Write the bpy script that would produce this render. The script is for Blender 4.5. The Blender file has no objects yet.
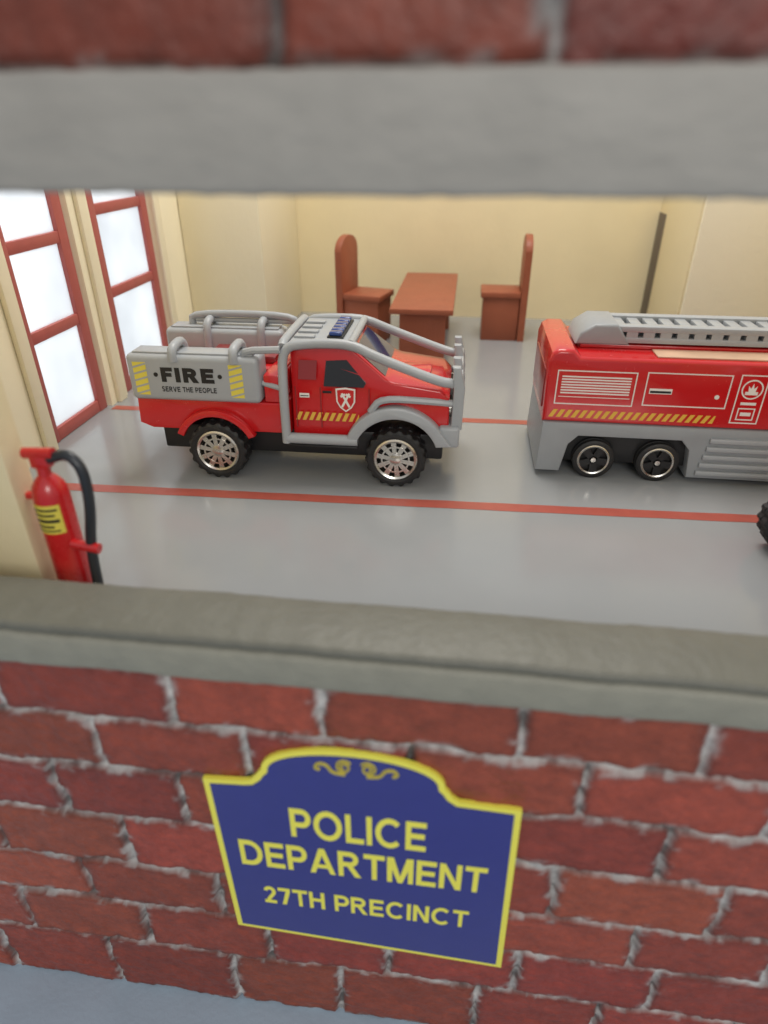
import bpy, bmesh, math, random
from mathutils import Vector, Matrix, noise
random.seed(7)
R = math.radians
C = bpy.context.scene.collection
PI = math.pi

def lin(c):
    def f(v):
        v /= 255.0
        return v/12.92 if v <= .04045 else ((v+.055)/1.055)**2.4
    return (f(c[0]), f(c[1]), f(c[2]), 1)

# ------------------------------------------------------------------ materials
def mat(name, col, rough=.5, metal=0, coat=0, namt=.12, nscale=3.0, bump=0.0, bscale=25, ramt=.12, spec=.5, streak=None):
    m = bpy.data.materials.new(name); m.use_nodes = True
    nt = m.node_tree; N = nt.nodes; L = nt.links
    b = N['Principled BSDF']
    tc = N.new('ShaderNodeTexCoord')
    vec = tc.outputs['Object']
    if streak:
        mp = N.new('ShaderNodeMapping'); mp.inputs['Scale'].default_value = streak
        L.new(vec, mp.inputs['Vector']); vec = mp.outputs[0]
    n1 = N.new('ShaderNodeTexNoise'); n1.inputs['Scale'].default_value = nscale; n1.inputs['Detail'].default_value = 5
    L.new(vec, n1.inputs['Vector'])
    mx = N.new('ShaderNodeMix'); mx.data_type = 'RGBA'
    c = lin(col)
    mx.inputs[6].default_value = (c[0]*(1-namt), c[1]*(1-namt), c[2]*(1-namt), 1)
    mx.inputs[7].default_value = (min(1, c[0]*(1+namt)), min(1, c[1]*(1+namt)), min(1, c[2]*(1+namt)), 1)
    L.new(n1.outputs['Fac'], mx.inputs[0]); L.new(mx.outputs[2], b.inputs['Base Color'])
    n2 = N.new('ShaderNodeTexNoise'); n2.inputs['Scale'].default_value = nscale*4; n2.inputs['Detail'].default_value = 4
    L.new(vec, n2.inputs['Vector'])
    mr = N.new('ShaderNodeMapRange'); mr.inputs['To Min'].default_value = max(.02, rough-ramt); mr.inputs['To Max'].default_value = min(1, rough+ramt)
    L.new(n2.outputs['Fac'], mr.inputs['Value']); L.new(mr.outputs[0], b.inputs['Roughness'])
    b.inputs['Metallic'].default_value = metal
    b.inputs['Coat Weight'].default_value = coat
    b.inputs['Coat Roughness'].default_value = .08
    b.inputs['Specular IOR Level'].default_value = spec
    if bump:
        n3 = N.new('ShaderNodeTexNoise'); n3.inputs['Scale'].default_value = bscale; n3.inputs['Detail'].default_value = 6
        L.new(vec, n3.inputs['Vector'])
        bp = N.new('ShaderNodeBump'); bp.inputs['Strength'].default_value = bump; bp.inputs['Distance'].default_value = .05
        L.new(n3.outputs['Fac'], bp.inputs['Height']); L.new(bp.outputs[0], b.inputs['Normal'])
    return m

M = {}
M['cream'] = mat('cream_plaster', (231, 217, 178), .6, namt=.08, nscale=.5, bump=.2, bscale=5)
M['palecream'] = mat('pale_cream_plaster', (238, 228, 198), .6, namt=.06, nscale=.5, bump=.2, bscale=5)
M['litcream'] = mat('lit_cream_tone', (243, 234, 208), .55, namt=.05, nscale=.5, bump=.2, bscale=5)  # lit tone of the right pillar's front, put into the colour
M['floor'] = mat('grey_floor_paint', (147, 150, 152), .17, namt=.1, nscale=.3, ramt=.07, bump=.06, bscale=1.0)
M['stripe'] = mat('red_floor_paint', (166, 84, 72), .35, namt=.16)
M['doorred'] = mat('red_door_paint', (172, 88, 82), .45, namt=.12, bump=.1)
M['lintel'] = mat('light_grey_paint', (156, 152, 145), .6, namt=.16, nscale=2.2, bump=.5, bscale=5, streak=(.7, 1, 1.3))
M['sillfront'] = mat('mid_grey_paint', (140, 138, 125), .55, namt=.16, nscale=2.4, bump=.5, bscale=6)
M['silltop'] = mat('dark_grey_sill_top', (104, 103, 93), .5, namt=.14, nscale=2.4, bump=.4, bscale=6)
M['pavement'] = mat('blue_grey_pavement', (158, 175, 190), .7, namt=.1, nscale=1, bump=.2, bscale=8)
M['red'] = mat('toy_red_paint', (198, 26, 30), .25, coat=.6, namt=.06, ramt=.06)
M['dred'] = mat('toy_dark_red_paint', (140, 22, 24), .3, coat=.5, namt=.08, ramt=.06)
M['grey'] = mat('grey_moulded_plastic', (150, 154, 158), .4, namt=.06, bump=.04)
M['lgrey'] = mat('light_grey_moulded_plastic', (162, 166, 170), .38, namt=.05)
M['black'] = mat('black_plastic', (24, 24, 26), .45, namt=.2)
M['tyre'] = mat('black_tyre_rubber', (32, 32, 33), .6, namt=.2, bump=.1)
M['chrome'] = mat('chrome', (208, 204, 197), .26, metal=1, namt=.05, ramt=.05)
M['glass'] = mat('dark_window', (14, 16, 22), .08, namt=.1, coat=.5, ramt=.04)
M['blueglass'] = mat('dark_blue_window', (28, 40, 78), .1, namt=.1, coat=.6, ramt=.04)
M['bluelamp'] = mat('blue_lamp_plastic', (34, 62, 128), .2, coat=.5)
M['white'] = mat('white_print', (232, 228, 222), .4, namt=.04)
M['yellow'] = mat('yellow_print', (222, 206, 84), .4, namt=.06)
M['orange'] = mat('amber_print', (226, 180, 72), .4, namt=.06)
M['blackprint'] = mat('black_print', (30, 30, 32), .4, namt=.1)
M['wood'] = mat('red_brown_furniture_paint', (150, 82, 56), .5, namt=.16, nscale=2, bump=.2, bscale=8)
M['deckreflect'] = mat('tan_reflection', (206, 172, 145), .35, namt=.25, nscale=1.5)  # tan reflection on the engine's roof, put into the colour
M['signblue'] = mat('sign_blue', (32, 36, 130), .14, namt=.06, ramt=.05, coat=.6)
M['signyellow'] = mat('sign_yellow', (244, 236, 88), .35, namt=.04)
M['signdull'] = mat('sign_dull_gold', (190, 174, 60), .4, namt=.1)
M['extred'] = mat('extinguisher_red', (190, 26, 30), .3, coat=.5, namt=.08)
M['hose'] = mat('black_hose_rubber', (40, 44, 50), .35, namt=.15)
M['doorshade'] = mat('doorway_shade', (100, 90, 78), .6, namt=.3, nscale=1)  # painted shade of the door opening

def frosted():
    m = bpy.data.materials.new('frosted_pane'); m.use_nodes = True
    nt = m.node_tree; N = nt.nodes; L = nt.links
    out = N['Material Output']; N.remove(N['Principled BSDF'])
    tr = N.new('ShaderNodeBsdfTranslucent'); di = N.new('ShaderNodeBsdfGlossy'); di.inputs['Roughness'].default_value = .2
    tc = N.new('ShaderNodeTexCoord'); no = N.new('ShaderNodeTexNoise'); no.inputs['Scale'].default_value = .3; no.inputs['Detail'].default_value = 3
    L.new(tc.outputs['Object'], no.inputs['Vector'])
    cr = N.new('ShaderNodeValToRGB'); cr.color_ramp.elements[0].position = .3; cr.color_ramp.elements[1].position = .7
    cr.color_ramp.elements[0].color = (.72, .74, .76, 1); cr.color_ramp.elements[1].color = (.95, .96, .96, 1)
    L.new(no.outputs['Fac'], cr.inputs[0]); L.new(cr.outputs[0], tr.inputs['Color'])
    mx = N.new('ShaderNodeMixShader'); mx.inputs[0].default_value = .06
    L.new(tr.outputs[0], mx.inputs[1]); L.new(di.outputs[0], mx.inputs[2]); L.new(mx.outputs[0], out.inputs[0])
    return m
M['frosted'] = frosted()

def brickmat():
    m = bpy.data.materials.new('painted_brickwork'); m.use_nodes = True
    nt = m.node_tree; N = nt.nodes; L = nt.links
    b = N['Principled BSDF']; b.inputs['Roughness'].default_value = .48
    va = N.new('ShaderNodeVertexColor'); va.layer_name = 'Col'
    tc = N.new('ShaderNodeTexCoord')
    n1 = N.new('ShaderNodeTexNoise'); n1.inputs['Scale'].default_value = 3.2; n1.inputs['Detail'].default_value = 9; n1.inputs['Roughness'].default_value = .7
    L.new(tc.outputs['Object'], n1.inputs['Vector'])
    cr = N.new('ShaderNodeValToRGB'); cr.color_ramp.elements[0].position = .3; cr.color_ramp.elements[0].color = (.7, .7, .7, 1)
    cr.color_ramp.elements[1].position = .7; cr.color_ramp.elements[1].color = (1.2, 1.2, 1.2, 1)
    L.new(n1.outputs['Fac'], cr.inputs[0])
    mx = N.new('ShaderNodeMix'); mx.data_type = 'RGBA'; mx.blend_type = 'MULTIPLY'; mx.inputs[0].default_value = 1
    L.new(va.outputs[0], mx.inputs[6]); L.new(cr.outputs[0], mx.inputs[7])
    n4 = N.new('ShaderNodeTexNoise'); n4.inputs['Scale'].default_value = 5; n4.inputs['Detail'].default_value = 10; n4.inputs['Roughness'].default_value = .75
    L.new(tc.outputs['Object'], n4.inputs['Vector'])
    c2 = N.new('ShaderNodeValToRGB'); c2.color_ramp.elements[0].position = .66; c2.color_ramp.elements[0].color = (0, 0, 0, 1)
    c2.color_ramp.elements[1].position = .8; c2.color_ramp.elements[1].color = (.35, .35, .35, 1)
    L.new(n4.outputs['Fac'], c2.inputs[0])
    m2 = N.new('ShaderNodeMix'); m2.data_type = 'RGBA'; m2.inputs[7].default_value = (.42, .34, .3, 1)
    L.new(c2.outputs[0], m2.inputs[0]); L.new(mx.outputs[2], m2.inputs[6]); L.new(m2.outputs[2], b.inputs['Base Color'])
    bp = N.new('ShaderNodeBump'); bp.inputs['Strength'].default_value = .65; bp.inputs['Distance'].default_value = .06
    n2 = N.new('ShaderNodeTexNoise'); n2.inputs['Scale'].default_value = 7; n2.inputs['Detail'].default_value = 7
    L.new(tc.outputs['Object'], n2.inputs['Vector']); L.new(n2.outputs['Fac'], bp.inputs['Height']); L.new(bp.outputs[0], b.inputs['Normal'])
    return m
M['brick'] = brickmat()

# ------------------------------------------------------------------ mesh helpers
def empty(name, loc, label=None, cat=None, group=None, rz=0):
    o = bpy.data.objects.new(name, None); C.objects.link(o); o.empty_display_size = .2
    o.location = loc; o.rotation_euler = (0, 0, rz)
    if label: o['label'] = label
    if cat: o['category'] = cat
    if group: o['group'] = group
    return o

def fin(name, bm, m, parent=None, smooth=True, ang=38):
    bmesh.ops.recalc_face_normals(bm, faces=bm.faces[:])
    me = bpy.data.meshes.new(name); bm.to_mesh(me); bm.free()
    me.materials.append(m)
    if smooth:
        me.polygons.foreach_set('use_smooth', [True]*len(me.polygons))
        me.set_sharp_from_angle(angle=R(ang))
    o = bpy.data.objects.new(name, me); C.objects.link(o)
    if parent: o.parent = parent
    return o

def B(): return bmesh.new()

def box(bm, x0, x1, y0, y1, z0, z1, bev=0, seg=2):
    mtx = Matrix.Translation(((x0+x1)/2, (y0+y1)/2, (z0+z1)/2)) @ Matrix.Diagonal((abs(x1-x0), abs(y1-y0), abs(z1-z0), 1))
    r = bmesh.ops.create_cube(bm, size=1, matrix=mtx)
    if bev:
        ed = list({e for v in r['verts'] for e in v.link_edges})
        bmesh.ops.bevel(bm, geom=ed, offset=bev, segments=seg, affect='EDGES', profile=.5)
    return bm

def prism(bm, pts, y0, y1, bev=0, seg=2):
    a = [bm.verts.new((p[0], y0, p[1])) for p in pts]
    b = [bm.verts.new((p[0], y1, p[1])) for p in pts]
    fs = [bm.faces.new(a), bm.faces.new(b[::-1])]
    n = len(pts)
    for i in range(n):
        j = (i+1) % n
        fs.append(bm.faces.new((a[j], a[i], b[i], b[j])))
    bmesh.ops.recalc_face_normals(bm, faces=fs)
    if bev:
        ed = list(set(fs[0].edges) | set(fs[1].edges))
        bmesh.ops.bevel(bm, geom=ed, offset=bev, segments=seg, affect='EDGES', profile=.5)
    return bm

def arc(cx, cz, r, a0, a1, n=12):
    return [(cx+r*math.cos(R(a0+(a1-a0)*i/n)), cz+r*math.sin(R(a0+(a1-a0)*i/n))) for i in range(n+1)]

def rnd(pts, it=2, closed=False):
    pts = [Vector(p) for p in pts]
    for _ in range(it):
        q = [] if closed else [pts[0]]
        n = len(pts)
        for i in range(n if closed else n-1):
            a, b = pts[i], pts[(i+1) % n]
            q.append(a*.78+b*.22); q.append(a*.22+b*.78)
        if not closed: q.append(pts[-1])
        pts = q
    return pts

def tube(bm, pts, r, n=10):
    pts = [Vector(p) for p in pts]
    rings = []
    up = None
    for i, p in enumerate(pts):
        if i == 0: d = pts[1]-p
        elif i == len(pts)-1: d = p-pts[i-1]
        else: d = (pts[i+1]-p).normalized()+(p-pts[i-1]).normalized()
        d.normalize()
        if up is None:
            up = Vector((0, 0, 1)) if abs(d.z) < .9 else Vector((1, 0, 0))
        up = (up-d*up.dot(d)).normalized()
        s = d.cross(up)
        rings.append([bm.verts.new(p+(up*math.cos(2*PI*k/n)+s*math.sin(2*PI*k/n))*r) for k in range(n)])
    for a, b in zip(rings, rings[1:]):
        for k in range(n):
            bm.faces.new((a[k], a[(k+1) % n], b[(k+1) % n], b[k]))
    bm.faces.new(rings[0][::-1]); bm.faces.new(rings[-1])
    return bm

def lathe_y(bm, prof, c, n=40, sgn=1, lug=None):
    rings = []
    for (r, y) in prof:
        if r < 1e-5:
            rings.append([bm.verts.new((c[0], c[1]+sgn*y, c[2]))])
        else:
            row = []
            for k in range(n):
                rr = r
                if lug and abs(r-lug) < 1e-6 and (k//2) % 2: rr = r*.935
                row.append(bm.verts.new((c[0]+rr*math.cos(2*PI*k/n), c[1]+sgn*y, c[2]+rr*math.sin(2*PI*k/n))))
            rings.append(row)
    for a, b in zip(rings, rings[1:]):
        for k in range(n):
            k2 = (k+1) % n
            if len(a) == 1 and len(b) == 1: continue
            if len(a) == 1: bm.faces.new((a[0], b[k], b[k2]))
            elif len(b) == 1: bm.faces.new((a[k], b[0], a[k2]))
            else: bm.faces.new((a[k], b[k], b[k2], a[k2]))
    return bm

def lathe_z(bm, prof, c, n=32):
    rings = []
    for (r, z) in prof:
        if r < 1e-5: rings.append([bm.verts.new((c[0], c[1], c[2]+z))])
        else: rings.append([bm.verts.new((c[0]+r*math.cos(2*PI*k/n), c[1]+r*math.sin(2*PI*k/n), c[2]+z)) for k in range(n)])
    for a, b in zip(rings, rings[1:]):
        for k in range(n):
            k2 = (k+1) % n
            if len(a) == 1: bm.faces.new((a[0], b[k], b[k2]))
            elif len(b) == 1: bm.faces.new((a[k], b[0], a[k2]))
            else: bm.faces.new((a[k], b[k], b[k2], a[k2]))
    return bm

# ---- a bold grotesque alphabet drawn as strokes
def ribbon(pts, t, closed=False):
    n = len(pts); L_, R_ = [], []
    for i in range(n):
        p = Vector(pts[i])
        if closed: a = (p-Vector(pts[i-1])).normalized(); b = (Vector(pts[(i+1) % n])-p).normalized()
        else:
            a = (p-Vector(pts[i-1])).normalized() if i else None
            b = (Vector(pts[i+1])-p).normalized() if i < n-1 else None
            a = a or b; b = b or a
        na = Vector((-a.y, a.x)); nb = Vector((-b.y, b.x)); m_ = (na+nb).normalized()
        k = t/2/max(.45, m_.dot(na))
        L_.append(p+m_*k); R_.append(p-m_*k)
    q = []
    for i in range(n if closed else n-1):
        j = (i+1) % n
        q.append([tuple(L_[i]), tuple(L_[j]), tuple(R_[j]), tuple(R_[i])])
    return q
def ell(cx, cz, rx, rz, a0, a1, n=16):
    return [(cx+rx*math.cos(R(a0+(a1-a0)*i/n)), cz+rz*math.sin(R(a0+(a1-a0)*i/n))) for i in range(n+1)]
def glyph(ch, t):
    a = t/2; G = []
    def st(pts, layer=0, closed=False): G.append((layer, ribbon(pts, t, closed)))
    def qd(p, layer=1): G.append((layer, [p]))
    if ch == 'I': W = t; st([(a, 0), (a, 1)])
    elif ch == 'L': W = .64; st([(a, 1), (a, a), (W, a)])
    elif ch == 'E': W = .7; st([(W, 1-a), (a, 1-a), (a, a), (W, a)]); st([(t, .51), (W*.93, .51)])
    elif ch == 'F': W = .64; st([(W, 1-a), (a, 1-a), (a, 0)]); st([(t, .5), (W*.9, .5)])
    elif ch == 'T': W = .76; st([(0, 1-a), (W, 1-a)]); st([(W/2, 0), (W/2, 1-t)])
    elif ch == 'H': W = .78; st([(a, 0), (a, 1)]); st([(W-a, 0), (W-a, 1)]); st([(t, .53), (W-t, .53)])
    elif ch == 'N': W = .78; st([(a, 0), (a, 1)]); st([(W-a, 0), (W-a, 1)]); qd([(0, 1), (t*1.05, 1), (W, 0), (W-t*1.05, 0)])
    elif ch == 'M':
        W = .94; st([(a, 0), (a, 1)]); st([(W-a, 0), (W-a, 1)])
        qd([(0, 1), (t*1.3, 1), (W/2+t*.45, 0), (W/2-t*.45, 0)], 1); qd([(W, 1), (W-t*1.3, 1), (W/2-t*.45, 0), (W/2+t*.45, 0)], 2)
    elif ch == 'A':
        W = .94; qd([(0, 0), (t*1.06, 0), (W/2+t*.55, 1), (W/2-t*.55, 1)], 0); qd([(W, 0), (W-t*1.06, 0), (W/2-t*.55, 1), (W/2+t*.55, 1)], 1); G.append((2, ribbon([(.22, .3), (W-.22, .3)], t*.85)))
    elif ch == 'V':
        W = .9; qd([(0, 1), (t*1.06, 1), (W/2+t*.55, 0), (W/2-t*.55, 0)], 0); qd([(W, 1), (W-t*1.06, 1), (W/2-t*.55, 0), (W/2+t*.55, 0)], 1)
    elif ch == 'O': W = 1.0; st(ell(W/2, .5, W/2-a, .52-a, 0, 345, 23), 0, True)
    elif ch == 'C': W = .92; st(ell(W/2+.03, .5, W/2-a+.03, .52-a, 44, 316, 22))
    elif ch == 'D': W = .84; st([(a, 0), (a, 1)]); st([(t, 1-a), (.36, 1-a)]+ell(.36, .5, W-.36-a, .5-a, 80, -80, 16)+[(.36, a), (t, a)])
    elif ch in 'PR':
        W = .74 if ch == 'P' else .82; w = .74
        b = .44 if ch == 'P' else .5
        st([(a, 0), (a, 1)]); cz = (1-a+b)/2; st([(t, 1-a), (.42, 1-a)]+ell(.42, cz, w-.42-a, 1-a-cz, 75, -75, 12)+[(.42, b), (t, b)])
        if ch == 'R': qd([(.3, b-a*.5), (.3+t*1.2, b-a*.5), (W+.02, 0), (W-t*1.15, 0)])
    elif ch == 'S':
        W = .74; r = (.52-a)/2
        st(ell(W/2, .5+r, W/2-a, r, 25, 270, 16)+ell(W/2, .5-r, W/2-a, r, 80, -155, 16))
    elif ch == '2': W = .62; st(ell(W/2, .7, W/2-a, .31-a, 170, -30, 14)+[(a*1.9, t*.95)]); G.append((1, ribbon([(0, a), (W, a)], t)))
    elif ch == '7': W = .62; st([(0, 1-a), (W, 1-a)]); qd([(W-t*1.15, 1-t), (W, 1-t), (.16+t*1.1, 0), (.16, 0)], 0)
    else: W = .26
    return W, G
def text(name, s, x0, x1, z0, z1, y, m, parent, t=.2, gap=.13):
    x = 0; items = []
    for ch in s:
        W, G = glyph(ch, t)
        items.append((x, G)); x += W+gap
        if ch in 'LTFP' : x -= .03
    tot = x-gap; bm = B()
    for xo, G in items:
        for layer, quads in G:
            for q in quads:
                yy = y-.0012*layer
                bm.faces.new([bm.verts.new(((px+xo)/tot*(x1-x0)+x0, yy, pz*(z1-z0)+z0)) for px, pz in q])
    for f in bm.faces:
        f.normal_update()
        if f.normal.y > 0: f.normal_flip()
    me = bpy.data.meshes.new(name); bm.to_mesh(me); bm.free(); me.materials.append(m)
    o = bpy.data.objects.new(name, me); C.objects.link(o); o.parent = parent
    return o

def slashes(bm, x0, x1, z0, z1, y, step, wid, lean, t=.006):
    x = x0
    while x+wid < x1:
        prism(bm, [(x, z0), (x+wid, z0), (min(x1, x+wid+lean), z1), (min(x1, x+lean), z1)], y-t, y)
        x += step
    return bm

def outline(bm, x0, x1, z0, z1, y, w=.025, t=.006):
    box(bm, x0, x1, y-t, y, z1-w, z1); box(bm, x0, x1, y-t, y, z0, z0+w)
    box(bm, x0, x0+w, y-t, y, z0+w, z1-w); box(bm, x1-w, x1, y-t, y, z0+w, z1-w)
    return bm

def wheel(parent, x, y, z, r, w, side, nsp=8, lug=True, spw=.13, rr=.7, spmat='chrome'):
    s = -side; k_ = rr/.645
    bm = B()
    prof = [(0, -.12*w), (.56*k_*r, -.12*w), (.62*k_*r, -.44*w), (.8*r, -.5*w), (.9*r, -.49*w), (r, -.42*w), (r, -.06*w), (.95*r, -.03*w), (.95*r, .03*w), (r, .06*w), (r, .42*w), (.9*r, .5*w), (.5*r, .5*w), (0, .4*w)]
    lathe_y(bm, prof, (x, y, z), 72, s, r if lug else None)
    ty = fin('wheel', bm, M['tyre'], parent, ang=22)
    bm = B(); q = r*k_
    lathe_y(bm, [(.6*q, -.16*w), (.645*q, -.47*w), (.6*q, -.53*w), (.545*q, -.49*w), (.5*q, -.16*w)], (x, y, z), 48, s)
    if spmat == 'chrome':
        lathe_y(bm, [(.22*q, -.16*w), (.22*q, -.4*w), (.13*q, -.46*w), (0, -.47*w)], (x, y, z), 24, s)
        lathe_y(bm, [(.36*q, -.2*w), (.37*q, -.45*w), (.42*q, -.45*w), (.43*q, -.2*w)], (x, y, z), 36, s)
    else:
        lathe_y(bm, [(.1*q, -.36*w), (.1*q, -.5*w), (0, -.51*w)], (x, y, z), 20, s)
    rim = fin('rim', bm, M['chrome'], ty)
    bm = B()
    for k in range(nsp):
        a = 2*PI*k/nsp+.2
        t = B()
        prism(t, [(.14*q, -spw*.6*q), (.54*q, -spw*.8*q), (.54*q, spw*.8*q), (.14*q, spw*.6*q)], s*(-.44*w) if s > 0 else .2*w, s*(-.2*w) if s > 0 else .44*w)
        bmesh.ops.rotate(t, verts=t.verts, cent=(0, 0, 0), matrix=Matrix.Rotation(a, 3, 'Y'))
        bmesh.ops.translate(t, verts=t.verts, vec=(x, y+k*.0007, z))
        tm = bpy.data.meshes.new('tmp'); t.to_mesh(tm); t.free(); bm.from_mesh(tm); bpy.data.meshes.remove(tm)
    fin('wheel_spokes', bm, M[spmat], ty)
    return ty

# ------------------------------------------------------------------ the setting
YF = 6.1
def struct(o): o['kind'] = 'structure'; return o
bm = B(); box(bm, -60, 60, -60, 80, -9.4, -9.0)
struct(fin('pavement', bm, M['pavement'], smooth=False))

bm = B(); box(bm, -10.6, 12.6, 6.86, 29.3, -.5, 0)
floor = struct(fin('floor', bm, M['floor'], smooth=False))
def stripe(xa, ya, xb, yb, w):
    bm = B(); n = 60; rows = []
    for i in range(n+1):
        x = xa+(xb-xa)*i/n; y = ya+(yb-ya)*i/n; j1 = .02*noise.noise((x*1.3, y, 3)); j2 = .02*noise.noise((x*1.3, y, 8))
        rows.append((bm.verts.new((x, y-w/2+j1, .006)), bm.verts.new((x, y+w/2+j2, .006))))
    for a, b in zip(rows, rows[1:]): bm.faces.new((a[0], b[0], b[1], a[1]))
    fin('floor_stripe', bm, M['stripe'], floor, smooth=False)
stripe(-9.4, 12.03, 12.3, 12.62, .33)
stripe(-10.2, 16.9, 12.3, 17.5, .31)

# front wall ---------------------------------------------------------
front = empty('front_wall', (0, YF, -9), 'red brick front wall with grey sill and lintel around a long window opening', 'wall')
front_inv = Matrix.Translation((0, -YF, 9))
def sm(a, b, x):
    t = max(0, min(1, (x-a)/(b-a))); return t*t*(3-2*t)
def hash1(i, j):
    return random.Random(i*7919+j*104729).random()
def brickwork(name, x0, x1, z0, z1, rows, res=.06, sh=0, dark=1):
    nx = int((x1-x0)/res); nz = max(2, int((z1-z0)/res))
    verts, cols, faces = [], [], []
    for j in range(nz+1):
        z = z0+(z1-z0)*j/nz
        for i in range(nx+1):
            x = x0+(x1-x0)*i/nx
            wz = z+.09*noise.noise((x*.8, z*.9, 3))+.05*noise.noise((x*3.2, z*3.2, 9))+.025*noise.noise((x*8, z*8, 10))
            wx = x+.08*noise.noise((x*1.3, z*1.3, 13))+.05*noise.noise((x*4, z*4, 19))+.02*noise.noise((x*9, z*9, 20))
            r = 0
            while r < len(rows)-2 and wz < rows[r+1]: r += 1
            dz = min(rows[r]-wz, wz-rows[r+1])
            off = sh+(-4.0 if r % 2 == 0 else -5.35)+.3*(hash1(r, 99)-.5)
            u = (wx-off)/2.45; k = math.floor(u)
            jl = off+2.45*k+.4*(hash1(r, k)-.5); jr = off+2.45*(k+1)+.4*(hash1(r, k+1)-.5)
            if wx < jl: k -= 1; dx = jl-wx
            elif wx > jr: k += 1; dx = wx-jr
            else: dx = min(wx-jl, jr-wx)
            jn = .02*noise.noise((x*1.1, z*1.1, 55))
            e = min(dx-.042-jn, dz-.04-jn)
            t = sm(-.02, .045, e)
            hb = .17+.03*noise.noise((x*2.2, z*2.2, 5))+.018*noise.noise((x*7, z*7, 6))+.04*(hash1(r, k+50)-.5)
            cl = noise.noise((x*1.5, z*2.0, 31))+.5*noise.noise((x*6, z*6, 33))
            hm = .03+.11*max(0, cl+.25)
            h = hm*(1-t)+hb*t
            verts.append((x, YF+.17-h, z))
            v = (.8+.4*hash1(r, k+200))*dark
            br = [.31*v, .058*v*(.85+.35*hash1(r, k+300)), .034*v]
            dk = .66+.34*sm(0, .18, e)
            br = [c*dk for c in br]
            g = .3+.26*sm(-.5, .5, cl)
            if cl < -.22: g *= .5
            mo = [g*dark, g*.97*dark, g*.93*dark]
            smear = sm(.17, .0, e)*sm(.12, .45, noise.noise((x*3.1, z*4.2, 77))+.45*noise.noise((x*9, z*9, 78)))
            ms = .46*dark
            tt = t*(1-.72*smear)
            q0 = [mo[q]*(1-smear)+ms*[1, .97, .93][q]*smear for q in range(3)]
            cols.append([q0[q]*(1-tt)+br[q]*tt for q in range(3)]+[1])
    W = nx+1
    for j in range(nz):
        for i in range(nx):
            a = j*W+i; faces.append((a, a+1, a+W+1, a+W))
    me = bpy.data.meshes.new(name); me.from_pydata(verts, [], faces)
    ca = me.color_attributes.new('Col', 'FLOAT_COLOR', 'POINT')
    ca.data.foreach_set('color', [c for q in cols for c in q])
    me.materials.append(M['brick']); me.polygons.foreach_set('use_smooth', [True]*len(me.polygons))
    o = bpy.data.objects.new(name, me); C.objects.link(o); o.parent = front; o.matrix_parent_inverse = front_inv
    return o
def ffin(*a, **k):
    o = fin(*a, **k); o.matrix_parent_inverse = front_inv; return o
brickwork('brickwork', -11.2, 11.2, -9.0, .66, [.66, -.5, -1.68, -2.95, -4.32, -5.62, -7.08, -9.0], .042)
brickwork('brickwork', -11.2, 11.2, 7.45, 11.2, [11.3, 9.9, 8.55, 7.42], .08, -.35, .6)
brickwork('brickwork', -11.2, -7.9, .6, 7.5, [7.6, 6.3, 5.0, 3.7, 2.4, 1.1, -.2], .1)
brickwork('brickwork', 7.9, 11.2, .6, 7.5, [7.6, 6.3, 5.0, 3.7, 2.4, 1.1, -.2], .1)
bm = B()
box(bm, -11.2, 11.2, YF+.2, 6.85, -9, .64); box(bm, -11.2, 11.2, YF+.2, 6.85, 7.46, 11.2)
box(bm, -11.2, -7.9, YF+.2, 6.85, .645, 7.455); box(bm, 7.9, 11.2, YF+.2, 6.85, .645, 7.455)
ffin('inner_plaster', bm, M['cream'], front, smooth=False)
def rough_beam(name, x0, x1, y0, y1, z0, z1, m, bev, seed):
    bm = B(); box(bm, x0, x1, y0, y1, z0, z1, bev, 3)
    geo = [e for e in bm.edges if abs(e.verts[0].co.x-e.verts[1].co.x) > 2]
    bmesh.ops.subdivide_edges(bm, edges=geo, cuts=160)
    for v in bm.verts:
        v.co.z += .02*noise.noise((v.co.x*.8, v.co.y, seed))+.014*noise.noise((v.co.x*5, v.co.y*2, seed+4))
        v.co.y += .02*noise.noise((v.co.x*.9, v.co.z, seed+8))+.008*noise.noise((v.co.x*6, v.co.z, seed+8))
    return ffin(name, bm, m, front)
rough_beam('sill', -8.2, 8.2, 5.95, 6.95, .62, 1.2, M['sillfront'], .09, 2)
rough_beam('sill_top', -8.2, 8.2, 5.98, 7.0, 1.202, 1.36, M['silltop'], .07, 2)  # thin top slab in a darker grey than the sill front
rough_beam('lintel', -8.6, 8.6, 5.95, 7.0, 6.55, 7.46, M['lintel'], .06, 15)

# left wall with two glazed doors ------------------------------------
XL = -10.3
left = empty('side_wall', (XL, 18, 0), 'cream side wall on the left with two red framed glazed doors', 'wall')
linv = Matrix.Translation((-XL, -18, 0))
def lfin(*a, **k):
    o = fin(*a, **k)
    if o.parent is left: o.matrix_parent_inverse = linv
    return o
bm = B()
for y0, y1 in ((6.9, 13.92), (17.05, 18.05), (21.85, 29.3)):
    box(bm, XL-.6, XL, y0, y1, -9, 10.5, .03)
box(bm, XL-.6, XL-.02, 13.9, 21.9, 7.6, 10.5); box(bm, XL-.6, XL-.3, 13.9, 21.9, -9, -.02)
lfin('wall_panel', bm, M['palecream'], left)
def gdoor(y0, y1, rails, top):
    bm = B(); xa, xb = XL-.34, XL-.1; w = .4
    box(bm, xa, xb, y0, y0+w, 0, top, .02); box(bm, xa, xb, y1-w, y1, 0, top, .02)
    for z0, z1 in [(0.01, .34)]+[(r-.14, r+.14) for r in rails]+[(top-.3, top-.01)]:
        box(bm, xa+.02, xb-.02, y0+w-.02, y1-w+.02, z0, z1, .02)
    d = lfin('door', bm, M['doorred'], left)
    bm = B(); box(bm, XL-.25, XL-.22, y0+w-.05, y1-w+.05, .3, top-.25)
    fin('pane', bm, M['frosted'], d, smooth=False)
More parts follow.
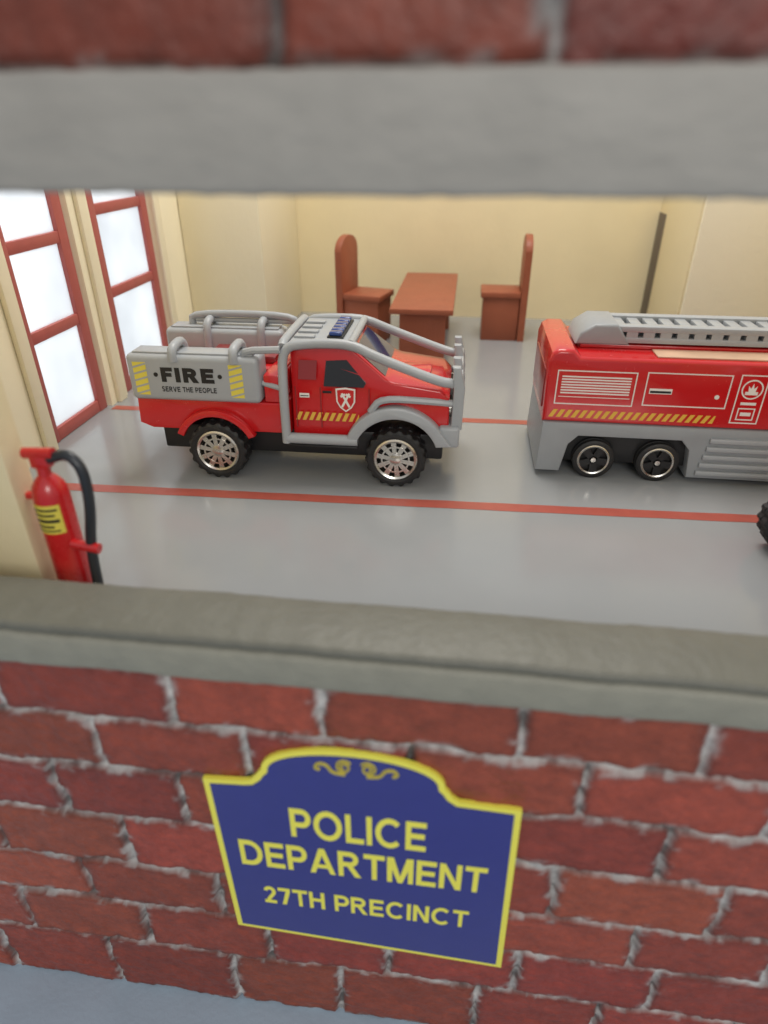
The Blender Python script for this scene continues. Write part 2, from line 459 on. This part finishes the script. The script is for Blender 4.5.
gdoor(14.02, 16.95, (2.68, 4.75), 7.55)
gdoor(18.15, 21.75, (2.95, 5.2), 7.55)
for y in (13.75, 17.55, 22.0):
    bm = B(); box(bm, XL+.002, XL+.14, y-.2, y+.2, 0, 10.4, .03); lfin('door_post', bm, M['palecream'], left)

bm = B(); box(bm, -9.6, -6.6, 7.75, 8.25, 0, 10.5, .04)
pier = fin('wall_pier', bm, M['cream']); pier['label'] = 'narrow cream wall pier just inside the window behind the fire extinguisher'; pier['category'] = 'wall pier'

# back wall with pillars
back = empty('back_wall', (0, 29.3, 0), 'cream back wall behind the table and chairs with a boxed pillar at each side', 'wall')
binv = Matrix.Translation((0, -29.3, 0))
def bfin(*a, **k):
    o = fin(*a, **k); o.matrix_parent_inverse = binv; return o
bm = B(); box(bm, -11, 13.2, 29.3, 29.9, -9, 10.5); bfin('wall_panel', bm, M['cream'], back)
bm = B(); box(bm, -10.28, -7.35, 23.9, 29.28, 0, 10.45, .05); bfin('pillar', bm, M['palecream'], back)
bm = B(); box(bm, 7.55, 12.5, 24.4, 29.28, 0, 10.45, .05); pl = bfin('pillar', bm, M['cream'], back)
bm = B(); box(bm, 7.62, 12.48, 24.2, 24.395, 0, 10.4, .05); bfin('pillar_lit_face', bm, M['litcream'], back)  # added slab, its lighter colour imitates the brightly lit pillar front
bm = B(); box(bm, 7.52, 7.545, 28.3, 29.27, .01, 4.35, .005); bfin('doorway', bm, M['doorshade'], back)  # thin dark panel imitating the shade inside a door opening
bm = B(); box(bm, 12.6, 13.2, 6.9, 29.28, -9, 10.5)
o = fin('end_wall', bm, M['cream']); o['label'] = 'plain cream wall closing the room at the far right'; o['category'] = 'wall'

# ------------------------------------------------------------------ sign
SY = YF-.02
sign = empty('wall_sign', (-1.1, SY, -3.5), 'blue police department sign with yellow border and lettering on the brick wall', 'sign')
sinv = Matrix.Translation((1.1, -SY, 3.5))
def sfin(o): o.matrix_parent_inverse = sinv; return o
def signpts():
    p = [(-3.49, -5.75), (-3.56, -1.55), (-2.92, -1.5)]
    p += [(-2.82, -1.48), (-2.72, -1.38), (-2.66, -1.27)]
    for i in range(21):
        a = PI*(1-i/20)
        p.append((-1.22+1.38*math.cos(a)*1.0, -1.2+.6*math.sin(a)**.9))
    p += [(.22, -1.27), (.28, -1.38), (.38, -1.46), (1.29, -1.5), (1.4, -6.03)]
    return p
P = signpts()
def inset(pts, d):
    n = len(pts); out = []
    for i in range(n):
        p0, p1, p2 = Vector(pts[i-1]), Vector(pts[i]), Vector(pts[(i+1) % n])
        a = (p1-p0).normalized(); b = (p2-p1).normalized()
        na = Vector((a.y, -a.x)); nb = Vector((b.y, -b.x))
        m_ = (na+nb).normalized(); k = d/max(.5, m_.dot(na))
        out.append(tuple(p1+m_*k))
    return out
bm = B(); prism(bm, P, SY-.05, SY+.02); sfin(fin('border', bm, M['signyellow'], sign, smooth=False))
bm = B(); prism(bm, inset(P, .1), SY-.06, SY-.03); sfin(fin('plate', bm, M['signblue'], sign, smooth=False))
sfin(text('lettering', 'POLICE', -2.24, -.08, -2.75, -2.02, SY-.064, M['signyellow'], sign, .185, .12))
sfin(text('lettering', 'DEPARTMENT', -3.17, .91, -3.7, -3.0, SY-.064, M['signyellow'], sign, .185, .11))
sfin(text('lettering', '27TH PRECINCT', -2.87, .7, -4.81, -4.3, SY-.064, M['signyellow'], sign, .19, .12))
for s in (-1, 1):
    bm = B(); pts = []
    for i in range(44):
        a = -PI*.5+i/43*3.3*PI; rr = .035+.1*(i/43)
        pts.append((-1.15+s*(.18+.9*rr*math.cos(a)), SY-.062, -.92+1.1*rr*math.sin(a)))
    tube(bm, pts[::-1], .022, 6)
    tube(bm, rnd([(-1.15+s*.16, SY-.063, -1.08), (-1.15+s*.36, SY-.063, -1.06), (-1.15+s*.43, SY-.063, -.9), (-1.15+s*.56, SY-.063, -.88), (-1.15+s*.62, SY-.063, -.99), (-1.15+s*.54, SY-.063, -1.02)], 3), .028, 6)
    sfin(fin('scroll_ornament', bm, M['signdull'], sign))

# ------------------------------------------------------------------ brush truck (left)
T = empty('toy_fire_truck', (-3.41, 14.4, 0), 'red toy fire truck with grey roll cage and grey side tanks marked FIRE', 'toy truck', None, R(.6))
bm = B(); box(bm, -3.55, 3.1, -.95, .95, .5, 1.12, .05); box(bm, -3.3, 3.0, -.6, .6, .35, .5, .03)
for wx in (-2.07, 2.06): tube(bm, [(wx, -1.2, .7), (wx, 1.2, .7)], .1)
fin('chassis', bm, M['black'], T)
arch = lambda cx, r, z0: [(cx+r*math.cos(a), .68+r*math.sin(a)) for a in [math.asin((z0-.68)/r)+(PI-2*math.asin((z0-.68)/r))*i/14 for i in range(15)]]
pr = [(-3.9, 1.26), (-3.86, 1.86), (-.36, 1.86), (-.36, 1.14)]+arch(-2.07, .88, 1.14)+[(-3.6, 1.14)]
bm = B(); prism(bm, pr, -1.3, 1.3, .04); bed = fin('bed', bm, M['red'], T)
bm = B(); box(bm, -3.7, -.45, -.72, .72, 1.87, 2.45, .04); fin('bed_locker', bm, M['red'], T)
for k, (xx, yy) in enumerate(((-2.9, -.25), (-2.2, .2), (-1.1, 0))):
    bm = B(); box(bm, xx-.28, xx+.28, yy-.35, yy+.35, 2.452, 2.62, .04); fin('locker_lid', bm, M['dred'], T)
bm = B(); box(bm, -.88, -.5, -1.3, 1.3, 1.87, 2.5, .05); fin('cab_rear_locker', bm, M['red'], T)
for s in (-1, 1):
    bm = B(); pts = arc(-2.07, .68, 1.0, 24, 156, 16)+arc(-2.07, .68, .84, 156, 24, 16)
    a, b = (-1.46, -1.22) if s < 0 else (1.22, 1.46)
    prism(bm, pts, a, b, .03); fin('fender', bm, M['red'], T)
pr = [(-.3, 1.02), (-.3, 2.95), (-.2, 3.08), (.95, 3.1), (1.08, 3.05), (1.82, 2.46), (1.95, 2.4), (3.0, 2.26), (3.2, 2.06), (3.22, 1.3), (2.95, 1.25)]+arch(2.06, .94, 1.25)+[(1.13, 1.02)]
bm = B(); prism(bm, pr, -1.22, 1.22, .05, 3)
for v in bm.verts:
    if v.co.z > 2.25 and v.co.x < 1.9: v.co.y *= 1-.17*(v.co.z-2.25)/.85
cab = fin('cab', bm, M['red'], T)
def cy(z): return 1.22*(1-.17*max(0, z-2.25)/.85)
for s in (-1, 1):
    bm = B()
    pts = [(.45, 2.27), (.5, 2.8), (.95, 2.83), (1.38, 2.36), (1.33, 2.27)]
    vs = [bm.verts.new((p[0], s*(cy(p[1])+.012), p[1])) for p in pts]; vo = [bm.verts.new((p[0], s*(cy(p[1])-.05), p[1])) for p in pts]
    bm.faces.new(vs); bm.faces.new(vo[::-1])
    for i in range(5): bm.faces.new((vs[i], vo[i], vo[(i+1) % 5], vs[(i+1) % 5]))
    fin('side_window', bm, M['glass'], cab, smooth=False)
    bm = B(); pts = [(-.12, 2.4), (-.1, 2.8), (.3, 2.8), (.28, 2.4)]
    vs = [bm.verts.new((p[0], s*(cy(p[1])+.01), p[1])) for p in pts]; bm.faces.new(vs)
    fin('side_vent', bm, M['dred'], cab, smooth=False)
    y = s*1.226
    for (x0, x1, z0, z1) in ((.36, .385, 1.3, 2.25), (1.44, 1.465, 1.7, 2.25), (-.2, -.18, 1.3, 2.25)):
        bm = B(); box(bm, x0, x1, y-.006, y+.006, z0, z1); fin('door_seam', bm, M['dred'], cab, smooth=False)
    bm = B(); box(bm, .42, .62, y-.02 if s < 0 else y-.01, y+.01 if s < 0 else y+.02, 2.12, 2.17, .008); fin('door_handle', bm, M['black'], cab)
bm = B()
v = [bm.verts.new(p) for p in ((1.13, -.95, 3.03), (1.79, -1.06, 2.5), (1.79, 1.06, 2.5), (1.13, .95, 3.03))]
bm.faces.new(v); fin('windscreen', bm, M['blueglass'], cab, smooth=False)
bm = B(); box(bm, 2.1, 2.75, -.35, .35, 2.3, 2.4, .04); fin('hood_scoop', bm, M['red'], cab)
YD = -1.225
bm = B(); slashes(bm, -.22, 1.22, 1.47, 1.66, YD, .15, .085, .09); fin('hazard_slash', bm, M['orange'], cab, smooth=False)
def shield(cx, cz, w, h): return [(cx-w, cz+h), (cx, cz+h*1.12), (cx+w, cz+h), (cx+w*.95, cz-h*.2), (cx+w*.6, cz-h*.75), (cx, cz-h*1.15), (cx-w*.6, cz-h*.75), (cx-w*.95, cz-h*.2)]
bm = B(); prism(bm, shield(.93, 1.98, .22, .25), YD-.006, YD); fin('emblem', bm, M['white'], cab, smooth=False)
bm = B(); prism(bm, shield(.93, 1.98, .185, .215), YD-.012, YD-.005); fin('emblem_field', bm, M['red'], cab, smooth=False)
bm = B()
for a in (-28, 28):
    t = B(); box(t, -.024, .024, YD-.018, YD-.011, -.18, .18); box(t, -.06, .06, YD-.0175, YD-.0105, .1, .15)
    bmesh.ops.rotate(t, verts=t.verts, cent=(0, 0, 0), matrix=Matrix.Rotation(R(a), 3, 'Y')); bmesh.ops.translate(t, verts=t.verts, vec=(.93, (a > 0)*-.004, 1.97))
    tm = bpy.data.meshes.new('tmp'); t.to_mesh(tm); t.free(); bm.from_mesh(tm)
fin('crossed_axes', bm, M['white'], cab, smooth=False)
bm = B(); box(bm, -.1, .12, YD-.006, YD, 2.0, 2.1); fin('info_plate', bm, M['white'], cab, smooth=False)
bm = B(); box(bm, -.08, .1, YD-.01, YD-.005, 2.03, 2.05); fin('info_plate_line', bm, M['blackprint'], cab, smooth=False)
# tanks
for s in (-1, 1):
    bm = B(); y0, y1 = (-1.44, -.74) if s < 0 else (.74, 1.44)
    box(bm, -3.9, -.92, y0, y1, 1.865, 2.9, .12, 4)
    box(bm, -3.76, -1.05, y0+.12, y1-.12, 2.9, 2.94, .015)
    tk = fin('side_tank', bm, M['lgrey'], T)
    if s < 0:
        y = -1.441
        text('lettering', 'FIRE', -3.12, -1.92, 2.31, 2.64, y-.006, M['blackprint'], tk, .27, .15)
        text('lettering', 'SERVE THE PEOPLE', -3.15, -1.9, 2.09, 2.21, y-.006, M['blackprint'], tk, .2, .16)
        for xx in (-3.24, -1.79):
            bm = B(); lathe_y(bm, [(0, -.008), (.05, -.008), (.05, 0)], (xx, y, 2.47), 14); fin('lettering_dot', bm, M['blackprint'], tk, smooth=False)
        for x0, x1 in ((-3.74, -3.44), (-1.58, -1.28)):
            bm = B(); box(bm, x0, x1, y-.004, y+.004, 2.0, 2.74); fin('hazard_panel', bm, M['yellow'], tk, smooth=False)
            for k in range(5):
                z = 2.0+.15*k
                bm = B(); prism(bm, [(x0, z), (x1, z+.09), (x1, z+.13), (x0, z+.04)], y-.008, y-.003)
                fin('hazard_slash', bm, M['lgrey'], tk, smooth=False)
for s in (-1, 1):
    for xx in (-2.8, -1.45):
        bb = B()
        fin('tank_bracket', tube(bb, rnd([(xx, s*1.43, 2.78), (xx, s*1.43, 3.06), (xx, s*.75, 3.1), (xx, s*.72, 2.45)], 2), .1, 10), M['lgrey'], T)
for s in (-1, 1):
    bm = B()
    if s > 0:
        tube(bm, rnd([(-3.3, 1.15, 2.88), (-3.3, 1.15, 3.2), (-.75, 1.15, 3.2), (-.6, 1.15, 2.9)], 2), .09, 10)
        tube(bm, [(-3.2, 1.15, 3.04), (-.7, 1.15, 3.04)], .06, 8)
    else:
        tube(bm, rnd([(-1.3, -1.25, 2.87), (-1.2, -1.28, 3.02), (-.45, -1.28, 3.06)], 1), .08, 8)
    fin('tank_rail', bm, M['lgrey'], T)
# roll cage
for s in (-1, 1):
    bm = B()
    tube(bm, rnd([(-.42, s*1.4, .98), (-.42, s*1.38, 2.2), (-.42, s*1.2, 3.1), (.2, s*1.12, 3.18), (1.05, s*1.1, 3.18), (1.6, s*1.18, 2.94), (2.95, s*1.2, 2.46), (3.3, s*1.13, 2.4)], 2), .105, 10)
    tube(bm, [(-.42, s*1.38, 1.08), (1.2, s*1.38, 1.08)], .125, 10)
    tube(bm, [(-.42, s*1.36, 2.22), (-.9, s*1.25, 2.3)], .06, 8)
    fin('roll_cage', bm, M['lgrey'], T)
    bm = B()
    pts = [(3.3, 1.05)]+arc(2.06, .7, 1.2, 32, 158, 18)+[(1.06, 1.02)]+arc(2.06, .7, .95, 155, 20, 18)
    a, b = (-1.48, -1.12) if s < 0 else (1.12, 1.48)
    prism(bm, pts, a, b, .05); fin('front_fender', bm, M['lgrey'], T)
    bm = B(); box(bm, -.4, 1.2, min(s*1.2, s*1.46), max(s*1.2, s*1.46), .9, .96, .02); fin('running_board', bm, M['black'], T)
    bm = B(); tube(bm, rnd([(1.48, s*1.3, 1.75), (1.72, s*1.3, 2.08), (2.9, s*1.24, 2.02), (3.4, s*1.15, 1.95)], 2), .08, 8); fin('fender_rail', bm, M['lgrey'], T)
bm = B(); tube(bm, rnd([(-.42, -1.18, 3.1), (-.42, -1.0, 3.18), (-.42, 1.0, 3.18), (-.42, 1.18, 3.1)], 1), .1, 10); fin('roll_cage_hoop', bm, M['lgrey'], T)
bm = B(); tube(bm, [(1.05, -1.1, 3.18), (1.05, 1.1, 3.18)], .09, 10); fin('roll_cage_hoop', bm, M['lgrey'], T)
bm = B(); box(bm, -.3, 1.0, -1.02, 1.02, 3.11, 3.19, .03)
for k in range(4): box(bm, -.25, .2, -.8+.42*k, -.6+.42*k, 3.19, 3.24, .015)
fin('roof_platform', bm, M['lgrey'], T)
bm = B(); box(bm, .48, .84, -.78, .78, 3.195, 3.24, .015); lb = fin('light_bar', bm, M['black'], T)
for k in range(6):
    bm = B(); y = -.65+.26*k; box(bm, .52, .8, y-.11, y+.11, 3.242, 3.33, .035, 3); fin('lamp', bm, M['bluelamp'], lb)
bm = B(); box(bm, 3.0, 3.46, -1.38, 1.38, 1.0, 1.48, .07, 3); fin('bumper', bm, M['lgrey'], T)
for y in (-1.18, -.5, .5, 1.18):
    bm = B(); prism(bm, [(3.26, 1.4), (3.5, 1.4), (3.52, 2.35), (3.4, 2.8), (3.24, 2.8), (3.28, 2.3)], y-.1, y+.1, .035); fin('brush_guard_post', bm, M['lgrey'], T)
for z, x in ((1.74, 3.4), (2.1, 3.41), (2.48, 3.39)):
    bm = B(); box(bm, x-.08, x+.08, -1.27, 1.27, z-.075, z+.075, .025); fin('brush_guard_bar', bm, M['lgrey'], T)
bm = B(); box(bm, 3.2, 3.25, -.75, .75, 1.5, 2.02, .02); fin('grille', bm, M['black'], T)
for y in (-.95, .95):
    bm = B(); lathe_y(bm, [(0, 0), (.17, 0), (.17, .05), (0, .06)], (0, 0, 0), 20)
    bmesh.ops.rotate(bm, verts=bm.verts, cent=(0, 0, 0), matrix=Matrix.Rotation(R(90), 3, 'Z')); bmesh.ops.translate(bm, verts=bm.verts, vec=(3.25, y, 1.8))
    fin('headlight', bm, M['chrome'], T)
for x in (-2.07, 2.06):
    for s in (-1, 1): wheel(T, x, s*1.22, .69, .69, .54, s, 10, rr=.73, spw=.095)

# ------------------------------------------------------------------ ladder engine (right)
E = empty('toy_fire_engine', (6.5, 15.4, 0), 'red toy ladder fire engine with grey skirt and ladder, cut off at the right', 'toy truck', None, 0)
bm = B(); box(bm, -4.3, 4.2, -1.15, 1.15, .3, 1.3, .04)
fin('chassis', bm, M['black'], E)
pr = [(-4.6, .13), (-4.56, 1.36), (1.6, 1.36), (1.6, .13), (-1.16, .13), (-1.24, .82), (-1.44, 1.04), (-3.72, 1.04), (-3.92, .82), (-4.04, .13)]
bm = B(); prism(bm, pr, -1.42, 1.42, .05)
sk = fin('skirt', bm, M['grey'], E)
for k in range(5):
    bm = B(); box(bm, -1.0+.035*k, .62, -1.5, -1.41, .24+.2*k, .35+.2*k, .025); fin('step_rib', bm, M['lgrey'], sk)
pr = [(-4.58, 1.365), (-4.6, 2.75), (-4.54, 2.94), (-4.4, 3.02), (-4.08, 3.02), (-3.92, 2.86), (1.7, 2.86), (1.7, 1.365)]
bm = B(); prism(bm, pr, -1.4, 1.4, .09, 4); body = fin('body', bm, M['red'], E)
for y0, y1 in ((-1.22, -.66), (.66, 1.22)):
    bm = B(); box(bm, -2.3, 1.4, y0, y1, 2.862, 2.9, .015); fin('top_reflection', bm, M['deckreflect'], body)  # added slabs that carry the painted roof reflection
bm = B(); box(bm, -3.85, 1.65, -.6, .6, 2.862, 2.95, .02); fin('ladder_bed', bm, M['red'], body)
bm = B(); box(bm, -4.62, -4.56, -1.1, 1.1, 1.6, 2.5, .02); fin('rear_panel', bm, M['dred'], body)
YE = -1.402
bm = B(); outline(bm, -4.38, -2.68, 1.8, 2.58, YE, .025)
for k in range(7): box(bm, -4.27, -2.79, YE-.006, YE, 2.05+.062*k, 2.082+.062*k)
box(bm, -4.3, -2.76, YE-.006, YE, 1.97, 1.985)
fin('vent_print', bm, M['white'], body, smooth=False)
bm = B(); outline(bm, -2.48, -.72, 1.84, 2.6, YE, .025); fin('locker_print', bm, M['white'], body, smooth=False)
bm = B(); box(bm, -2.38, -1.9, YE-.006, YE, 2.12, 2.24); fin('handle_print', bm, M['white'], body, smooth=False)
bm = B(); box(bm, -2.36, -1.92, YE-.01, YE-.005, 2.14, 2.19); fin('handle_dark_print', bm, M['blackprint'], body, smooth=False)  # black bar printed on the white handle
bm = B(); lathe_y(bm, [(0, -.008), (.05, -.008), (.05, 0)], (-.95, YE, 2.1), 14); fin('lock_print', bm, M['white'], body, smooth=False)
bm = B(); slashes(bm, -4.46, -.86, 1.49, 1.67, YE, .165, .095, .1); fin('hazard_slash', bm, M['orange'], body, smooth=False)
bm = B(); outline(bm, -.56, .02, 1.52, 2.62, YE, .025)
lathe_y(bm, [(.19, -.006), (.22, -.006), (.22, 0)], (-.27, YE, 2.3), 30)
prism(bm, [(-.4, 2.18), (-.14, 2.18), (-.14, 2.25), (-.2, 2.25), (-.18, 2.38), (-.24, 2.32), (-.27, 2.44), (-.3, 2.32), (-.36, 2.38), (-.34, 2.25), (-.4, 2.25)], YE-.006, YE)
box(bm, -.43, -.11, YE-.006, YE, 1.95, 2.01)
outline(bm, -.45, -.09, 1.6, 1.88, YE, .025); box(bm, -.38, -.16, YE-.006, YE, 1.7, 1.78)
fin('emblem', bm, M['white'], body, smooth=False)
# ladder
bm = B(); prism(bm, [(-3.98, 2.955), (-3.9, 3.2), (-3.6, 3.4), (-3.1, 3.4), (-2.95, 3.2), (-2.8, 2.955)], -.68, .68, .06, 3)
fin('ladder_mount', bm, M['grey'], E)
for y in (-.5, .5):
    bm = B()
    box(bm, -3.3, 4.6, y-.14, y+.14, 3.0, 3.13, .02); box(bm, -3.3, 4.6, y-.14, y+.14, 3.24, 3.37, .02)
    x = -3.25
    while x < 4.5: box(bm, x, x+.24, y-.13, y+.13, 3.12, 3.25); x += .36
    fin('ladder_rail', bm, M['lgrey'], E)
bm = B(); box(bm, -3.2, 4.5, -.35, .35, 3.01, 3.16); fin('ladder_tray', bm, M['grey'], E, smooth=False)
x = -3.1
while x < 4.5:
    bm = B(); box(bm, x, x+.24, -.355, .355, 3.165, 3.33, .02); fin('ladder_rung', bm, M['lgrey'], E); x += .36
pr = [(1.72, .2), (1.72, 3.0), (1.9, 3.12), (3.9, 3.12), (4.35, 2.2), (4.45, 1.2), (4.4, .25), (3.55, .25)]+[(2.95+.58*math.cos(a), .45+.58*math.sin(a)) for a in [PI*i/12 for i in range(13)]]+[(2.3, .2)]
bm = B(); prism(bm, pr, -1.4, 1.4, .05, 3); cb = fin('cab', bm, M['red'], E)
for s in (-1, 1):
    bm = B(); prism(bm, [(2.1, 2.1), (2.1, 2.9), (3.8, 2.9), (4.1, 2.1)], s*1.41-.01, s*1.41+.01); fin('side_window', bm, M['glass'], cb, smooth=False)
for x in (-3.3, -1.86, 2.95):
    for s in (-1, 1): wheel(E, x, s*1.27, .47, .47, .34, s, 5, False, .2, .8, 'black')

# ------------------------------------------------------------------ vehicle at the right edge
V = empty('toy_car', (8.86, 10.35, 0), 'dark red toy vehicle at the right edge of which only a black tyre shows', 'toy car')
pr = [(-2.45, .6), (-2.5, 1.5), (-1.2, 1.75), (-.7, 2.4), (.9, 2.4), (1.5, 1.7), (2.9, 1.5), (3.0, .6)]
bm = B(); prism(bm, pr, -.8, .8, .08, 3); vb = fin('body', bm, M['dred'], V)
for s in (-1, 1):
    bm = B(); prism(bm, [(-.9, 1.75), (-.6, 2.3), (.8, 2.3), (1.25, 1.75)], s*.8-.01, s*.8+.01); fin('side_window', bm, M['glass'], vb, smooth=False)
for x in (-2.3, 2.2):
    for s in (-1, 1): wheel(V, x, s*1.0, .65, .65, .42, s, 8)

# ------------------------------------------------------------------ furniture
bx, by = -1.4, 24.5
tb = empty('table', (bx, by, 0), 'long red brown table standing between the two chairs at the back', 'table')
bm = B(); box(bm, -1.05, 1.05, -3.2, 3.3, 1.92, 2.1, .03); fin('tabletop', bm, M['wood'], tb)
for y in (-2.6, 2.7):
    bm = B(); box(bm, -.75, .8, y-.15, y+.15, 0, 1.918, .02); fin('leg', bm, M['wood'], tb)
bm = B(); box(bm, -.1, .1, -2.44, 2.54, .8, 1.1, .02); fin('stretcher', bm, M['wood'], tb)
def chair(x, y, s, label, rz=0):
    c = empty('chair', (x, y, 0), label, 'chair', 'chairs beside the long table', rz)
    bm = B(); box(bm, min(0, s*1.5), max(0, s*1.5), -.78, .78, 1.62, 1.84, .03); fin('seat', bm, M['wood'], c)
    bm = B(); box(bm, min(s*.02, s*1.4), max(s*.02, s*1.4), -.7, .7, 0, 1.618, .02); fin('seat_box', bm, M['wood'], c)
    bm = B()
    pts = [(-.78, 0), (-.78, 3.3)]+[(.78*math.cos(PI*(1-i/12)), 3.3+.52*math.sin(PI*(1-i/12))) for i in range(13)]+[(.78, 0)]
    prism(bm, pts, -.13, .13, .02)
    bmesh.ops.rotate(bm, verts=bm.verts, cent=(0, 0, 0), matrix=Matrix.Rotation(R(90), 3, 'Z')); bmesh.ops.translate(bm, verts=bm.verts, vec=(-s*.14, 0, 0))
    fin('backrest', bm, M['wood'], c)
chair(-4.4, 25.3, 1, 'red brown chair with rounded back to the left of the long table', R(-14))
chair(2.1, 26.3, -1, 'red brown chair standing to the right of the long table, back turned to the right')

# ------------------------------------------------------------------ fire extinguisher
X = empty('fire_extinguisher', (-6.2, 8.02, 0), 'small red fire extinguisher with black hose beside the cream pier at the left', 'fire extinguisher')
bm = B(); lathe_z(bm, [(0, 0), (.27, 0), (.28, .06), (.27, 2.2), (.24, 2.36), (.16, 2.48), (.1, 2.54), (.1, 2.68), (0, 2.68)], (0, 0, 0)); cyl = fin('cylinder', bm, M['extred'], X)
n = 14
def patch(bm, r, a0, a1, z0, z1):
    va = [[bm.verts.new((r*math.cos(R(a0+(a1-a0)*i/n)), r*math.sin(R(a0+(a1-a0)*i/n)), z)) for z in (z0, z1)] for i in range(n+1)]
    for a, b in zip(va, va[1:]): bm.faces.new((a[0], b[0], b[1], a[1]))
bm = B(); patch(bm, .276, -150, -40, 1.62, 2.12); fin('label_plate', bm, M['yellow'], cyl)
for z0, z1, a1 in ((2.02, 2.06, -50), (1.93, 1.97, -60), (1.82, 1.88, -50), (1.73, 1.77, -70), (1.66, 1.69, -55)):
    bm = B(); patch(bm, .28, -142, a1, z0, z1); fin('label_line', bm, M['blackprint'], cyl)
bm = B(); box(bm, -.14, .16, -.1, .1, 2.66, 2.9, .04); tube(bm, [(-.24, 0, 2.88), (.26, -.04, 2.92)], .09, 10); fin('valve', bm, M['extred'], X)
bm = B(); tube(bm, rnd([(.16, -.02, 2.82), (.5, -.05, 2.94), (.7, -.08, 2.7), (.68, -.1, 2.1), (.5, -.12, 1.3), (.44, -.12, .3)], 3), .085, 12); fin('hose', bm, M['hose'], X)
bm = B(); tube(bm, [(.22, -.14, 1.38), (.68, -.16, 1.33)], .085, 10); fin('hose_clip', bm, M['extred'], X)
bm = B(); box(bm, -.44, -.02, -.06, .06, 2.1, 2.2, .02); fin('wall_bracket', bm, M['extred'], X)

# ------------------------------------------------------------------ light
W = bpy.data.worlds.new('World'); bpy.context.scene.world = W; W.use_nodes = True
nt = W.node_tree; N = nt.nodes; L = nt.links
bg = N['Background']
tc = N.new('ShaderNodeTexCoord'); sp = N.new('ShaderNodeSeparateXYZ'); L.new(tc.outputs['Generated'], sp.inputs[0])
mr = N.new('ShaderNodeMapRange'); mr.inputs['From Min'].default_value = -1; mr.inputs['From Max'].default_value = 1
L.new(sp.outputs['Z'], mr.inputs['Value'])
cr = N.new('ShaderNodeValToRGB'); e = cr.color_ramp.elements
e[0].position = .3; e[0].color = (.34, .34, .34, 1); e[1].position = .75; e[1].color = (.91, .92, .94, 1)
L.new(mr.outputs[0], cr.inputs[0]); L.new(cr.outputs[0], bg.inputs['Color']); bg.inputs['Strength'].default_value = .66

def area(name, loc, target, size, power, col):
    l = bpy.data.lights.new(name, 'AREA'); l.shape = 'RECTANGLE'; l.size = size[0]; l.size_y = size[1]; l.energy = power; l.color = col
    o = bpy.data.objects.new(name, l); C.objects.link(o); o.location = loc
    o.rotation_euler = (Vector(target)-Vector(loc)).to_track_quat('-Z', 'Y').to_euler()
area('overhead_lamp', (0, 19.5, 24), (0, 20, 0), (11, 9), 4300, (1, .95, .87))
area('window_daylight', (-24, 17, 8), (-10, 18, 3), (12, 12), 2900, (.97, .985, 1))
area('front_fill', (6, -18, 16), (0, 6, -2), (12, 9), 3100, (1, .97, .92))  # added fill behind the camera to brighten the front wall

# ------------------------------------------------------------------ camera
cd = bpy.data.cameras.new('camera'); cam = bpy.data.objects.new('camera', cd); C.objects.link(cam)
cam.location = (0, 0, 7); cam.rotation_euler = (R(90-30.5), 0, R(7))
cd.sensor_fit = 'VERTICAL'; cd.sensor_height = 36; cd.lens = 36*640/1024
cd.clip_start = .05; cd.clip_end = 500
cd.dof.use_dof = True; cd.dof.focus_distance = 15.2; cd.dof.aperture_fstop = .14
bpy.context.scene.camera = cam
vs = bpy.context.scene.view_settings; vs.view_transform = 'Standard'; vs.look = 'None'; vs.exposure = 0
